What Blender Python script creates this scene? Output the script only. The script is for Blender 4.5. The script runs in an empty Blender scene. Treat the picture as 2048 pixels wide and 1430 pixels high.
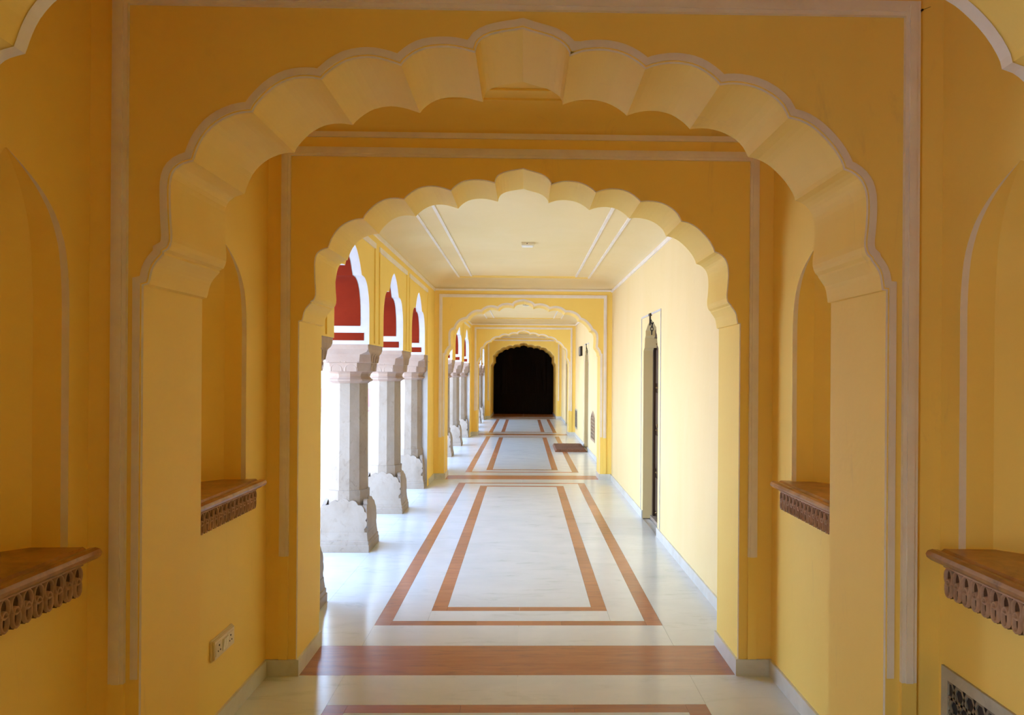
import bpy, bmesh, math, random
from mathutils import Vector, Matrix
from mathutils.geometry import tessellate_polygon
random.seed(7)
sc = bpy.context.scene
C = sc.collection

# ------------------------------------------------------------------ camera
F_PX = 1550.0
EYE = 1.55
PSI = 0.020922          # yaw to the right
ROLL = 0.0068
cam_d = bpy.data.cameras.new('camera')
cam_d.sensor_width = 36.0
cam_d.lens = F_PX / 2048 * 36.0
cam_d.shift_x = -(1080.43 - 1024) / 2048
cam_d.shift_y = (746.72 - 715) / 2048
cam_d.clip_start = 0.02
cam = bpy.data.objects.new('camera', cam_d)
cam.matrix_world = (Matrix.Translation((0, 0, EYE)) @ Matrix.Rotation(-PSI, 4, 'Z')
                    @ Matrix.Rotation(math.pi / 2, 4, 'X') @ Matrix.Rotation(ROLL, 4, 'Z'))
C.objects.link(cam)
sc.camera = cam

# ------------------------------------------------------------------ sky, sun, exposure
w = bpy.data.worlds.new('sky'); sc.world = w; w.use_nodes = True
nt = w.node_tree; nt.nodes.clear()
out = nt.nodes.new('ShaderNodeOutputWorld'); bg = nt.nodes.new('ShaderNodeBackground')
sky = nt.nodes.new('ShaderNodeTexSky'); sky.sky_type = 'NISHITA'
sky.sun_disc = False; sky.sun_elevation = math.radians(52); sky.sun_rotation = math.radians(110)
sky.altitude = 400; sky.air_density = 1.2; sky.dust_density = 2.6; sky.ozone_density = 1.0
nt.links.new(sky.outputs[0], bg.inputs[0]); bg.inputs[1].default_value = 1.9
nt.links.new(bg.outputs[0], out.inputs[0])

sl = bpy.data.lights.new('sun', 'SUN'); sl.energy = 4.0; sl.angle = math.radians(1.0); sl.color = (1.0, 0.97, 0.95)
so = bpy.data.objects.new('sun', sl); C.objects.link(so)
# sun stands high to the right, over the roof: it lights the court, never the passage
so.rotation_euler = Vector((-0.62, 0.22, -0.80)).to_track_quat('-Z', 'Y').to_euler()

sc.view_settings.view_transform = 'Standard'
sc.view_settings.look = 'None'
sc.view_settings.exposure = 0.38
sc.view_settings.gamma = 1.0
sc.view_settings.use_curve_mapping = False
sc.cycles.max_bounces = 14
sc.cycles.diffuse_bounces = 12
sc.cycles.glossy_bounces = 4
sc.cycles.sample_clamp_indirect = 10.0

# ------------------------------------------------------------------ materials
def mat(name, base, rough=0.7, var=None, vscale=3.0, bump=0.0, bscale=60.0, stretch=(1, 1, 1),
        spec=0.5, metal=0.0, detail=6, lo=0.35, hi=0.7, rnd=0.0, second=None):
    m = bpy.data.materials.new(name); m.use_nodes = True
    n = m.node_tree.nodes; l = m.node_tree.links
    b = n['Principled BSDF']
    b.inputs['Roughness'].default_value = rough
    b.inputs['Metallic'].default_value = metal
    b.inputs['Specular IOR Level'].default_value = spec
    tc = n.new('ShaderNodeTexCoord'); mp = n.new('ShaderNodeMapping')
    geo = n.new('ShaderNodeNewGeometry')
    l.new(geo.outputs['Position'], mp.inputs['Vector'])
    mp.inputs['Scale'].default_value = stretch
    col = None
    if var:
        no = n.new('ShaderNodeTexNoise'); no.inputs['Scale'].default_value = vscale
        no.inputs['Detail'].default_value = detail; no.inputs['Roughness'].default_value = 0.6
        no.inputs['Distortion'].default_value = 0.6
        l.new(mp.outputs[0], no.inputs['Vector'])
        mr = n.new('ShaderNodeMapRange'); mr.inputs[1].default_value = lo; mr.inputs[2].default_value = hi
        l.new(no.outputs[0], mr.inputs[0])
        mx = n.new('ShaderNodeMix'); mx.data_type = 'RGBA'
        mx.inputs[6].default_value = (*base, 1); mx.inputs[7].default_value = (*var, 1)
        l.new(mr.outputs[0], mx.inputs[0]); col = mx.outputs[2]
    if second:   # (colour, scale, lo, hi, stretch, amount): a second, sparser layer such as veins or scuffs
        c2, s2, lo2, hi2, st2, am = second
        mp2 = n.new('ShaderNodeMapping'); mp2.inputs['Scale'].default_value = st2
        l.new(geo.outputs['Position'], mp2.inputs['Vector'])
        n2 = n.new('ShaderNodeTexNoise'); n2.inputs['Scale'].default_value = s2; n2.inputs['Detail'].default_value = 8
        n2.inputs['Roughness'].default_value = 0.7; n2.inputs['Distortion'].default_value = 1.2
        l.new(mp2.outputs[0], n2.inputs['Vector'])
        r2 = n.new('ShaderNodeMapRange'); r2.inputs[1].default_value = lo2; r2.inputs[2].default_value = hi2
        r2.inputs[4].default_value = am
        l.new(n2.outputs[0], r2.inputs[0])
        m2 = n.new('ShaderNodeMix'); m2.data_type = 'RGBA'
        l.new(r2.outputs[0], m2.inputs[0])
        if col: l.new(col, m2.inputs[6])
        else: m2.inputs[6].default_value = (*base, 1)
        m2.inputs[7].default_value = (*c2, 1); col = m2.outputs[2]
    if rnd:
        oi = n.new('ShaderNodeObjectInfo'); r3 = n.new('ShaderNodeMapRange')
        r3.inputs[3].default_value = 1 - rnd; r3.inputs[4].default_value = 1.0
        l.new(oi.outputs['Random'], r3.inputs[0])
        hs = n.new('ShaderNodeHueSaturation')
        l.new(r3.outputs[0], hs.inputs['Value'])
        if col: l.new(col, hs.inputs['Color'])
        else: hs.inputs['Color'].default_value = (*base, 1)
        col = hs.outputs[0]
    if col: l.new(col, b.inputs['Base Color'])
    else: b.inputs['Base Color'].default_value = (*base, 1)
    if bump:
        nb = n.new('ShaderNodeTexNoise'); nb.inputs['Scale'].default_value = bscale; nb.inputs['Detail'].default_value = 4
        l.new(geo.outputs['Position'], nb.inputs['Vector'])
        bp = n.new('ShaderNodeBump'); bp.inputs['Strength'].default_value = bump; bp.inputs['Distance'].default_value = 0.004
        l.new(nb.outputs[0], bp.inputs['Height']); l.new(bp.outputs[0], b.inputs['Normal'])
    return m

M = {}
M['yellow'] = mat('yellow limewash', (0.91, 0.675, 0.175), 0.65, (0.89, 0.635, 0.15), 1.3, 0.25, 25, (1, 1, 0.5), spec=0.3,
                  second=((0.50, 0.33, 0.16), 2.6, 0.62, 0.80, (2.2, 2.2, 0.55), 0.32))
M['cream'] = mat('pale cream limewash', (0.79, 0.635, 0.34), 0.65, (0.77, 0.61, 0.30), 1.6, 0.25, 25, (1, 1, 0.5), spec=0.3,
                second=((0.55, 0.42, 0.26), 2.8, 0.64, 0.80, (2.4, 2.4, 0.5), 0.40))
M['white'] = mat('white paint', (0.56, 0.55, 0.56), 0.7, (0.50, 0.48, 0.48), 6, 0.2, 40, spec=0.3)
M['mould'] = mat('white moulding', (0.84, 0.78, 0.70), 0.5, (0.76, 0.68, 0.58), 5, 0.2, 40, spec=0.3)
M['red'] = mat('red oxide paint', (0.20, 0.020, 0.007), 0.9, (0.17, 0.016, 0.006), 3, 0.15, 30, spec=0.05)
M['marble'] = mat('white marble slab', (0.69, 0.73, 0.75), 0.16, (0.62, 0.665, 0.69), 2.2, 0.03, 18, (1, 1.6, 1), spec=0.4,
                  rnd=0.05, second=((0.34, 0.40, 0.38), 3.0, 0.55, 0.76, (0.7, 2.6, 1), 0.55))
M['pink'] = mat('pink marble strip', (0.50, 0.20, 0.10), 0.22, (0.42, 0.16, 0.08), 4, 0.03, 18, (0.6, 5, 1), spec=0.35,
                rnd=0.22, second=((0.20, 0.11, 0.09), 4.0, 0.50, 0.70, (0.8, 7, 1), 0.65))
M['skirt'] = mat('white marble skirting', (0.66, 0.66, 0.63), 0.3, (0.55, 0.54, 0.50), 5, 0.05, 20,
                 second=((0.30, 0.26, 0.2), 4, 0.62, 0.8, (1, 1, 1), 0.4))
M['stone'] = mat('old white marble of columns', (0.345, 0.28, 0.225), 0.6, (0.27, 0.205, 0.15), 4.5, 0.4, 35, (1, 1, 0.6),
                 second=((0.16, 0.11, 0.075), 14, 0.56, 0.72, (1, 1, 0.7), 0.6), lo=0.4, hi=0.75)
M['capstone'] = mat('red-stained marble of capitals', (0.39, 0.285, 0.225), 0.6, (0.36, 0.24, 0.18), 6, 0.4, 35,
                    second=((0.34, 0.17, 0.11), 11, 0.60, 0.76, (1, 1, 1), 0.5))
M['brown'] = mat('brown polished marble', (0.50, 0.26, 0.09), 0.28, (0.22, 0.10, 0.035), 9, 0.1, 30, (1, 1, 1),
                 second=((0.09, 0.04, 0.015), 14, 0.58, 0.72, (1, 0.6, 1), 0.7))
M['carved'] = mat('carved brown stone', (0.52, 0.33, 0.23), 0.6, (0.36, 0.21, 0.13), 14, 0.5, 60)
M['carveshade'] = mat('carving ground with painted shade', (0.10, 0.045, 0.02), 0.8, (0.06, 0.025, 0.01), 14, 0.4, 60)  # ground coloured dark to paint the shade between the carved loops
M['wood'] = mat('dark old wood', (0.065, 0.03, 0.014), 0.5, (0.028, 0.013, 0.007), 5, 0.5, 30, (6, 6, 0.6))
M['woodlit'] = mat('wood edge painted lit', (0.24, 0.14, 0.075), 0.55, (0.10, 0.05, 0.02), 7, 0.5, 30, (6, 6, 0.6))  # lighter copy of the wood: light on the leaf edge put into the colour
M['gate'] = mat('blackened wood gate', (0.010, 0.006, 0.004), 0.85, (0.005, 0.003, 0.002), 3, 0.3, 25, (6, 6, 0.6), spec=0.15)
M['iron'] = mat('black iron', (0.03, 0.025, 0.02), 0.5, (0.06, 0.04, 0.03), 20, 0.3, 60, metal=0.6)
M['brass'] = mat('dull brass', (0.35, 0.22, 0.09), 0.45, (0.2, 0.12, 0.05), 20, 0.2, 60, metal=0.8)
M['plastic'] = mat('cream plastic', (0.76, 0.66, 0.45), 0.35, (0.72, 0.61, 0.40), 10)
M['plasticw'] = mat('white plastic switch', (0.84, 0.80, 0.70), 0.3)
M['hole'] = mat('painted hole shade', (0.02, 0.015, 0.01), 0.8)
M['jali'] = mat('grey weathered lattice stone', (0.27, 0.24, 0.19), 0.8, (0.15, 0.13, 0.11), 12, 0.5, 50)
M['jalip'] = mat('tan pierced stone', (0.50, 0.36, 0.24), 0.8, (0.38, 0.26, 0.16), 12, 0.3, 50)
M['jalirim'] = mat('grey cement rim', (0.48, 0.46, 0.38), 0.8, (0.38, 0.36, 0.30), 12, 0.5, 50)
M['void'] = mat('painted shade behind lattice', (0.03, 0.026, 0.03), 0.9)  # colour standing in for the shade inside the lattice
M['coir'] = mat('brown coir fibre', (0.20, 0.085, 0.04), 0.95, (0.10, 0.04, 0.02), 60, 0.9, 200, second=((0.30, 0.14, 0.07), 120, 0.55, 0.7, (1, 1, 1), 0.6))
M['court'] = mat('pale court paving', (0.66, 0.66, 0.66), 0.85, (0.58, 0.58, 0.57), 0.8)
M['pinkwash'] = mat('pink limewash', (0.30, 0.135, 0.155), 0.8, (0.27, 0.12, 0.14), 2)
M['lilac'] = mat('lilac line paint', (0.22, 0.15, 0.26), 0.8)
M['roof'] = mat('light block plaster', (0.6, 0.5, 0.35), 0.9)

# ------------------------------------------------------------------ helpers
def link(name, bm, m, parent=None, kind=None, smooth=False, loc=None):
    me = bpy.data.meshes.new(name)
    bmesh.ops.recalc_face_normals(bm, faces=bm.faces)
    bm.to_mesh(me); bm.free()
    ms = m if isinstance(m, (list, tuple)) else [m]
    for k in ms: me.materials.append(M[k])
    if smooth:
        for p in me.polygons: p.use_smooth = True
    o = bpy.data.objects.new(name, me); C.objects.link(o)
    if parent: o.parent = parent
    if kind: o['kind'] = kind
    if loc: o.location = loc
    return o
def tag(o, label, cat, group=None):
    o['label'] = label; o['category'] = cat
    if group: o['group'] = group
    return o
def empty(name, loc=(0, 0, 0), rz=0):
    o = bpy.data.objects.new(name, None); o.empty_display_size = 0.1
    o.location = loc; o.rotation_euler.z = rz; C.objects.link(o); return o
def copy_tree(o, loc=None, parent=None):
    c = o.copy(); C.objects.link(c)
    if parent: c.parent = parent
    if loc is not None: c.location = loc
    for ch in list(o.children): copy_tree(ch, None, c)
    return c
def box(bm, x0, x1, y0, y1, z0, z1, mi=0):
    v = [bm.verts.new(p) for p in ((x0, y0, z0), (x1, y0, z0), (x1, y1, z0), (x0, y1, z0),
                                   (x0, y0, z1), (x1, y0, z1), (x1, y1, z1), (x0, y1, z1))]
    for f in ((0, 3, 2, 1), (4, 5, 6, 7), (0, 1, 5, 4), (1, 2, 6, 5), (2, 3, 7, 6), (3, 0, 4, 7)):
        fa = bm.faces.new([v[i] for i in f]); fa.material_index = mi
    return v
def boxo(name, x0, x1, y0, y1, z0, z1, m, parent=None, kind=None, bevel=0.0):
    bm = bmesh.new(); box(bm, x0, x1, y0, y1, z0, z1)
    if bevel: bmesh.ops.bevel(bm, geom=bm.edges[:], offset=bevel, segments=2, profile=0.5, affect='EDGES')
    return link(name, bm, m, parent, kind)
def smooth_path(segs, n=5):
    """Catmull-Rom through each segment; segments meet at cusps."""
    res = []
    for s in segs:
        k = len(s)
        if k == 2:
            pts = [s[0], s[1]]
        else:
            pts = []
            for i in range(k - 1):
                p0 = s[i - 1] if i > 0 else (2 * s[0][0] - s[1][0], 2 * s[0][1] - s[1][1])
                p1, p2 = s[i], s[i + 1]
                p3 = s[i + 2] if i + 2 < k else (2 * s[-1][0] - s[-2][0], 2 * s[-1][1] - s[-2][1])
                for j in range(n):
                    t = j / n
                    q = []
                    for a in (0, 1):
                        q.append(0.5 * (2 * p1[a] + (p2[a] - p0[a]) * t + (2 * p0[a] - 5 * p1[a] + 4 * p2[a] - p3[a]) * t * t
                                        + (-p0[a] + 3 * p1[a] - 3 * p2[a] + p3[a]) * t ** 3))
                    pts.append(tuple(q))
            pts.append(s[-1])
        if res and (abs(res[-1][0] - pts[0][0]) + abs(res[-1][1] - pts[0][1])) < 1e-6: pts = pts[1:]
        res += pts
    return res
def offset(pts, d):
    """Offset an open path to its left by d (mitre, limited)."""
    res = []
    for i, p in enumerate(pts):
        a = pts[i - 1] if i > 0 else None
        b = pts[i + 1] if i + 1 < len(pts) else None
        ns = []
        for u, v in ((a, p), (p, b)):
            if u is None or v is None: continue
            dx, dy = v[0] - u[0], v[1] - u[1]; L = math.hypot(dx, dy) or 1
            ns.append((-dy / L, dx / L))
        nx = sum(q[0] for q in ns) / len(ns); ny = sum(q[1] for q in ns) / len(ns)
        L2 = nx * nx + ny * ny
        s = 1 / max(L2, 0.45)
        res.append((p[0] + nx * d * s, p[1] + ny * d * s))
    return res
def seg_dist(p, a, b):
    dx, dy = b[0] - a[0], b[1] - a[1]; L2 = dx * dx + dy * dy or 1e-12
    t = max(0, min(1, ((p[0] - a[0]) * dx + (p[1] - a[1]) * dy) / L2))
    return math.hypot(p[0] - a[0] - t * dx, p[1] - a[1] - t * dy)
def clean(off, base, d):
    d = abs(d) * 0.95
    return [p for i, p in enumerate(off) if min(seg_dist(p, base[j], base[j + 1]) for j in range(len(base) - 1)) >= d]
def ribbon(bm, A, B, fA, fB, mi=0):
    """faces between two paths of the same length, each mapped to 3-D."""
    va = [bm.verts.new(fA(p)) for p in A]; vb = [bm.verts.new(fB(p)) for p in B]
    for i in range(len(A) - 1):
        f = bm.faces.new((va[i], va[i + 1], vb[i + 1], vb[i])); f.material_index = mi
    return va, vb
def ngon_tri(bm, pts3, mi=0):
    P = []
    for p in pts3:
        p = Vector(p)
        if P and (p - P[-1]).length < 1e-5: continue
        P.append(p)
    if (P[0] - P[-1]).length < 1e-5: P.pop()
    vs = [bm.verts.new(p) for p in P]
    for t in tessellate_polygon([P]):
        if len(set(t)) < 3: continue
        try: bm.faces.new([vs[i] for i in t]).material_index = mi
        except ValueError: pass

# ------------------------------------------------------------------ geometry of the place
XL, XR = -1.31, 1.285           # inner faces of the side walls
WT = 0.47                       # wall thickness
TH = 0.43                       # thickness of every arch
AD = [1.14, 2.36, 3.98, 11.32, 19.38, 26.52]   # front faces of the arches
ZC, ZW = 2.885, 2.77            # ceiling and top of walls
END = -4.2

# outline of the cusped arch, measured on the nearest one: (px,py) of the photograph cast onto its wall plane
LEFT = [[(286, 571), (297, 568)],
 [(297, 568), (300, 558), (304, 540), (313, 524), (327, 509)], [(327, 509), (327, 504)],
 [(327, 504), (336, 499), (341.5, 488), (343.5, 472), (341, 430), (340, 375), (344, 350), (353, 336), (367, 327.5), (386, 322)],
 [(386, 322), (389, 314), (395, 297), (405.6, 276), (423, 255), (444, 239.5), (468.5, 229), (489.5, 224.8), (505, 224)],
 [(505, 224), (511, 212), (524.5, 196), (545.5, 176.6), (570, 162.6), (594, 156.3), (619, 155.3), (643, 159)],
 [(643, 159), (654, 147), (675, 131), (700, 119.5), (735, 114.7), (763, 118.5), (785, 125), (802, 131)],
 [(802, 131), (812, 119), (833, 104), (857, 96), (889, 93.7), (917, 96.5), (951, 105)],
 [(951, 105), (953, 94), (960.5, 80.4), (980, 69.5), (1008, 63), (1032, 59.5), (1045.5, 57)]]
RIGHT = [[(1773, 581), (1765, 580)],
 [(1765, 580), (1760.6, 551), (1754, 536), (1745, 526), (1743, 521)], [(1743, 521), (1742, 517)],
 [(1742, 517), (1733, 507), (1729, 487), (1732, 455), (1734, 420), (1733, 392), (1728, 372), (1718, 356.5), (1702, 344), (1688, 339)],
 [(1688, 339), (1684, 325), (1670, 301), (1649, 276), (1624, 254), (1600, 241.5), (1577, 236)],
 [(1577, 236), (1565, 212), (1544, 192), (1516, 177), (1488, 169.5), (1463, 167.5), (1440, 170)],
 [(1440, 170), (1428, 157), (1407, 141.6), (1383, 131), (1348, 126.2), (1315, 130), (1291, 138)],
 [(1291, 138), (1277, 126), (1256, 113), (1231.5, 104), (1200, 100), (1165, 103), (1139, 112)],
 [(1139, 112), (1137, 101), (1126.6, 88.5), (1105.6, 75.5), (1064, 63), (1045.5, 57)]]
def cast(px, py, D):
    u, v = px - 1080.43, py - 746.72
    a = math.cos(ROLL) * u + math.sin(ROLL) * v; b = -math.sin(ROLL) * u + math.cos(ROLL) * v
    X = a * math.cos(PSI) + F_PX * math.sin(PSI); Y = -a * math.sin(PSI) + F_PX * math.cos(PSI)
    return (X * D / Y, EYE - b * D / Y)
l = smooth_path([[cast(*p, 2.36) for p in s] for s in LEFT], 4)
r = smooth_path([[cast(*p, 2.36) for p in s] for s in RIGHT], 4)
def thin(path, segs, dmin=0.012):
    cus = [s[0] for s in segs] + [segs[-1][-1]]
    isc = lambda p: any(abs(p[0] - c[0]) + abs(p[1] - c[1]) < 1e-6 for c in cus)
    res = [path[0]]
    for p in path[1:]:
        while not isc(res[-1]) and isc(p) and math.dist(p, res[-1]) < dmin: res.pop()
        if isc(p) or math.dist(p, res[-1]) >= dmin: res.append(p)
    return res
l = thin(l, [[cast(*p, 2.36) for p in s] for s in LEFT]); r = thin(r, [[cast(*p, 2.36) for p in s] for s in RIGHT])
JL, JR = l[0][0], r[0][0]
PROF = [(JL, 0.0)] + l + r[::-1][1:] + [(JR, 0.0)]     # from the floor at left over the apex down to the right

# ------------------------------------------------------------------ cusped arches
def make_arch(D, label, border=0.030, frame=True, th=TH):
    root = empty('cusped_arch', (0, D, 0))
    tag(root, label, 'arch', 'cusped arches spanning the passage')
    bm = bmesh.new()
    ch = 0.0045
    wide = offset(PROF, ch); wide[0] = (wide[0][0], 0); wide[-1] = (wide[-1][0], 0)
    outer = [(XR + 0.30, 0.0), (XR + 0.30, 3.06), (XL - WT, 3.06), (XL - WT, 0.0)]
    wc = clean(offset(PROF, ch)[1:-1], PROF, ch); wc = [wide[0]] + wc + [wide[-1]]
    ngon_tri(bm, [(x, 0, z) for x, z in wc + outer])
    ngon_tri(bm, [(x, th, z) for x, z in PROF + outer])
    ribbon(bm, wide, PROF, lambda p: (p[0], 0, p[1]), lambda p: (p[0], ch, p[1]), 1)
    ribbon(bm, PROF, PROF, lambda p: (p[0], ch, p[1]), lambda p: (p[0], th, p[1]), 0)
    ribbon(bm, outer, outer, lambda p: (p[0], 0, p[1]), lambda p: (p[0], th, p[1]), 0)
    bmesh.ops.remove_doubles(bm, verts=bm.verts, dist=0.0004)
    link('arch_wall', bm, ['yellow', 'mould'], root)
    # painted, slightly raised border that follows the cusps
    pb = [p for p in PROF if p[1] > 0.1]
    pb = [(PROF[0][0], 0.62)] + pb + [(PROF[-1][0], 0.62)]
    if border:
        a = clean(offset(pb, 0.0085), pb, 0.0085); b = clean(offset(pb, border), pb, border)
        bm = bmesh.new()
        ngon_tri(bm, [(x, -0.004, z) for x, z in a + b[::-1]])
        for q in (a, b): ribbon(bm, q, q, lambda p: (p[0], -0.004, p[1]), lambda p: (p[0], 0.001, p[1]))
        link('border', bm, 'mould', root)
    if D < 2:      # painted line on the soffit along the far edge
        bm = bmesh.new(); q = offset(pb, -0.002)
        ribbon(bm, q, q, lambda p: (p[0], th - 0.034, p[1]), lambda p: (p[0], th + 0.001, p[1]))
        ribbon(bm, q, pb, lambda p: (p[0], th + 0.001, p[1]), lambda p: (p[0], th + 0.001, p[1]))
        link('border', bm, 'mould', root)
    if frame:
        x0, x1, zt, fw = -1.240, 1.207, 2.697, 0.046
        for n_, (xa, xb, za, zb_, ins) in enumerate(((x0, x0 + fw, 0.61, zt, 0), (x1 - fw, x1, 0.61, zt, 0), (x0 + fw, x1 - fw, zt - fw, zt, 1))):
            bm = bmesh.new()
            box(bm, xa, xb, -0.014, 0.0, za, zb_)
            box(bm, xa + 0.012 * (1 - ins), xb - 0.012 * (1 - ins), -0.019, -0.014, za + 0.012 * ins, zb_ - 0.012)
            f = link('frame_moulding', bm, 'mould', root)
            if n_ == 2: f['label'] = 'white top bar of the frame moulding'
        for xa in (x0, x1 - fw):
            f = boxo('frame_moulding', xa, xa + fw, -0.014, 0.0, 0.085, 0.61, 'yellow', root); f['label'] = 'yellow lower end of the frame moulding'
    # marble skirting round both piers
    for s, xw, xj in ((-1, XL, JL), (1, XR, JR)):
        bm = bmesh.new(); t = 0.012; h = 0.083
        xi = xj - s * t
        box(bm, min(xw, xi), max(xw, xi), -t, 0.0, 0.0, h)
        box(bm, min(xj, xi), max(xj, xi), 0.0, th, 0.0, h)
        box(bm, min(xw, xi), max(xw, xi), th, th + t, 0.0, h)
        link('skirting', bm, 'skirt', root)
    return root

LAB = ['yellow cusped arch closest to the viewer, only its upper corners showing',
       'large yellow cusped arch that frames the whole picture, white frame line around it',
       'second big yellow cusped arch, its front in deep shade, past the two small shelves',
       'brightly lit yellow cusped arch beyond the first three marble columns, at the red floor band',
       'small distant cusped arch just behind the brown doormat',
       'farthest cusped arch, holding the black wooden gate']
TL = 2.9     # the last arch is a deep dark passage
for D, lb, bw in zip(AD, LAB, (0, 0.030, 0, 0.036, 0.036, 0)): make_arch(D, lb, bw, th=TL if D == AD[-1] else TH)

# ------------------------------------------------------------------ niches and side walls
NZ = 1.040     # shelf height, floor of every niche
NP = [(0.275, NZ), (0.275, 1.75), (0.268, 1.83), (0.250, 1.91), (0.207, 1.983), (0.145, 2.038), (0.075, 2.078), (0.0, 2.112)]
def niche_half(n=3):
    return smooth_path([[NP[0], NP[1]], NP[1:]], n)
def solid_wall(side, y0, y1, niches=(), openings=(), skirt=True):
    """one closed wall bay: face with niche and door holes, thickness behind."""
    bm = bmesh.new()
    xf = XL if side < 0 else XR
    s = -1 if side < 0 else 1
    # face: outline as one loop, holes bridged with a cut from the floor line
    holes = []
    for yc in niches:
        h = niche_half()
        loop = [(yc + a, z) for a, z in h] + [(yc - a, z) for a, z in h[::-1][1:]]
        holes.append(('n', yc, loop))
    for yc, pr in openings:
        loop = [(yc + a, z) for a, z in pr] + [(yc - a, z) for a, z in pr[::-1][1:]]
        holes.append(('d', yc, loop))
    holes.sort(key=lambda q: -q[1])
    pts = [(y0, 0), (y0, ZW), (y1, ZW), (y1, 0)]
    for kind, yc, loop in holes:
        if kind == 'd':
            pts += loop
        else:
            # cut down from the sill centre
            e = 0.0
            pts += [(yc, 0), (yc, NZ)] + loop + [(yc, NZ)] + [(yc, 0)]
    # split at the cuts into simple polygons instead of a bridged one
    ys = [y0] + sorted(h[1] for h in holes) + [y1]
    hs = sorted(holes, key=lambda q: q[1])
    for i in range(len(ys) - 1):
        a, b = ys[i], ys[i + 1]
        poly = []
        # right boundary of the cell going up, left boundary going down
        def side_pts(yc, hole, facing):
            k, _, lp = hole
            half = [p for p in lp if (p[0] >= yc - 1e-9 if facing > 0 else p[0] <= yc + 1e-9)]
            half = sorted(set(half), key=lambda p: lp.index(p))
            if facing < 0: half = half[::-1]
            return half      # from the bottom up to the apex
        if i > 0:
            hl = hs[i - 1]; hp = side_pts(a, hl, 1)
            left = ([(a, 0), (a, NZ)] if hl[0] == 'n' else []) + hp + [(a, ZW)]
        else: left = [(a, 0), (a, ZW)]
        if i < len(ys) - 2:
            hl = hs[i]; hp = side_pts(b, hl, -1)
            right = ([(b, 0), (b, NZ)] if hl[0] == 'n' else []) + hp + [(b, ZW)]
        else: right = [(b, 0), (b, ZW)]
        poly = left + right[::-1]
        ngon_tri(bm, [(xf, y, z) for y, z in poly])
    # niche inside: half octagon plan, hooded
    for kind, yc, loop in holes:
        if kind != 'n': continue
        h = niche_half()
        cols = []
        for a, z in h:
            q = a / 0.275
            d1, d2 = 0.10 * min(1, q + 0.02), 0.21 * min(1, q + 0.02)
            cols.append([(a, 0.0), (a, 0.022 * q), (a * 0.98, d1), (a * 0.55, d2), (-a * 0.55, d2), (-a * 0.98, d1), (-a, 0.022 * q), (-a, 0.0)])
        rows = [[bm.verts.new((xf + s * d, yc + yy, z)) for yy, d in c] for c, (a, z) in zip(cols, h)]
        for i in range(len(rows) - 1):
            for j in range(7):
                f = bm.faces.new((rows[i][j], rows[i][j + 1], rows[i + 1][j + 1], rows[i + 1][j]))
                f.material_index = 1 if j in (0, 6) else 0
        bm.faces.new(rows[0])
    for kind, yc, loop in holes:
        if kind != 'd': continue
        ribbon(bm, loop, loop, lambda p: (xf, p[0], p[1]), lambda p: (xf + s * 0.24, p[0], p[1]))
        # dark room side is closed by the door itself
    bmesh.ops.remove_doubles(bm, verts=bm.verts, dist=0.0004)
    # back shell
    xb = xf + s * 0.30
    f = bm.faces.new([bm.verts.new(p) for p in ((xb, y0, 0), (xb, y1, 0), (xb, y1, ZW), (xb, y0, ZW))])
    o = link('wall_left' if side < 0 else 'wall_right', bm, ['cream' if openings else 'yellow', 'mould'], None, 'structure')
    # skirting
    if skirt:
        cuts = [(yc - pr[0][0], yc + pr[0][0]) for yc, pr in openings]
        a = y0 + 0.0125
        bm = bmesh.new()
        for c0, c1 in sorted(cuts) + [(y1 - 0.0125, None)]:
            box(bm, min(xf, xf - s * 0.012), max(xf, xf - s * 0.012), a, c0, 0, 0.083)
            a = c1
        link('baseboard_left' if side < 0 else 'baseboard_right', bm, 'skirt', None, 'structure')
    return o

def bay(i): return AD[i] + TH, AD[i + 1]
NICHE_Y = [(bay(0)[0] + bay(0)[1]) / 2 + 0.02, 3.41]
DP = [(0.46, 0.0), (0.46, 1.80), (0.40, 1.83), (0.385, 1.88), (0.375, 1.93), (0.33, 1.955), (0.325, 2.01), (0.26, 2.03), (0.18, 2.065), (0.08, 2.085), (0.0, 2.12)]
DOOR_Y = [7.85, 15.93, 23.25]
solid_wall(-1, *bay(0), niches=[NICHE_Y[0]])
solid_wall(-1, *bay(1), niches=[NICHE_Y[1]])
solid_wall(1, *bay(0), niches=[NICHE_Y[0]])
solid_wall(1, *bay(1), niches=[NICHE_Y[1]])
for k in range(3): solid_wall(1, *bay(2 + k), openings=[(DOOR_Y[k], DP)])
# the passage behind the viewer: closed wall at the right, open to the court at the left, end wall
solid_wall(1, END, AD[0])
boxo('wall_back', XL - WT, XR + 0.3, END - 0.3, END, 0, 3.06, 'wood', None, 'structure')  # unseen end wall, made dark to cut light bounced onto the arch faces
bm = bmesh.new()
box(bm, XL - WT, XL, END, -1.25, 0, ZW); box(bm, XL - WT, XL, 0.15, AD[0], 0, ZW); box(bm, XL - WT, XL, -1.25, 0.15, 1.85, ZW)
link('wall_left', bm, 'yellow', None, 'structure')

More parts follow.
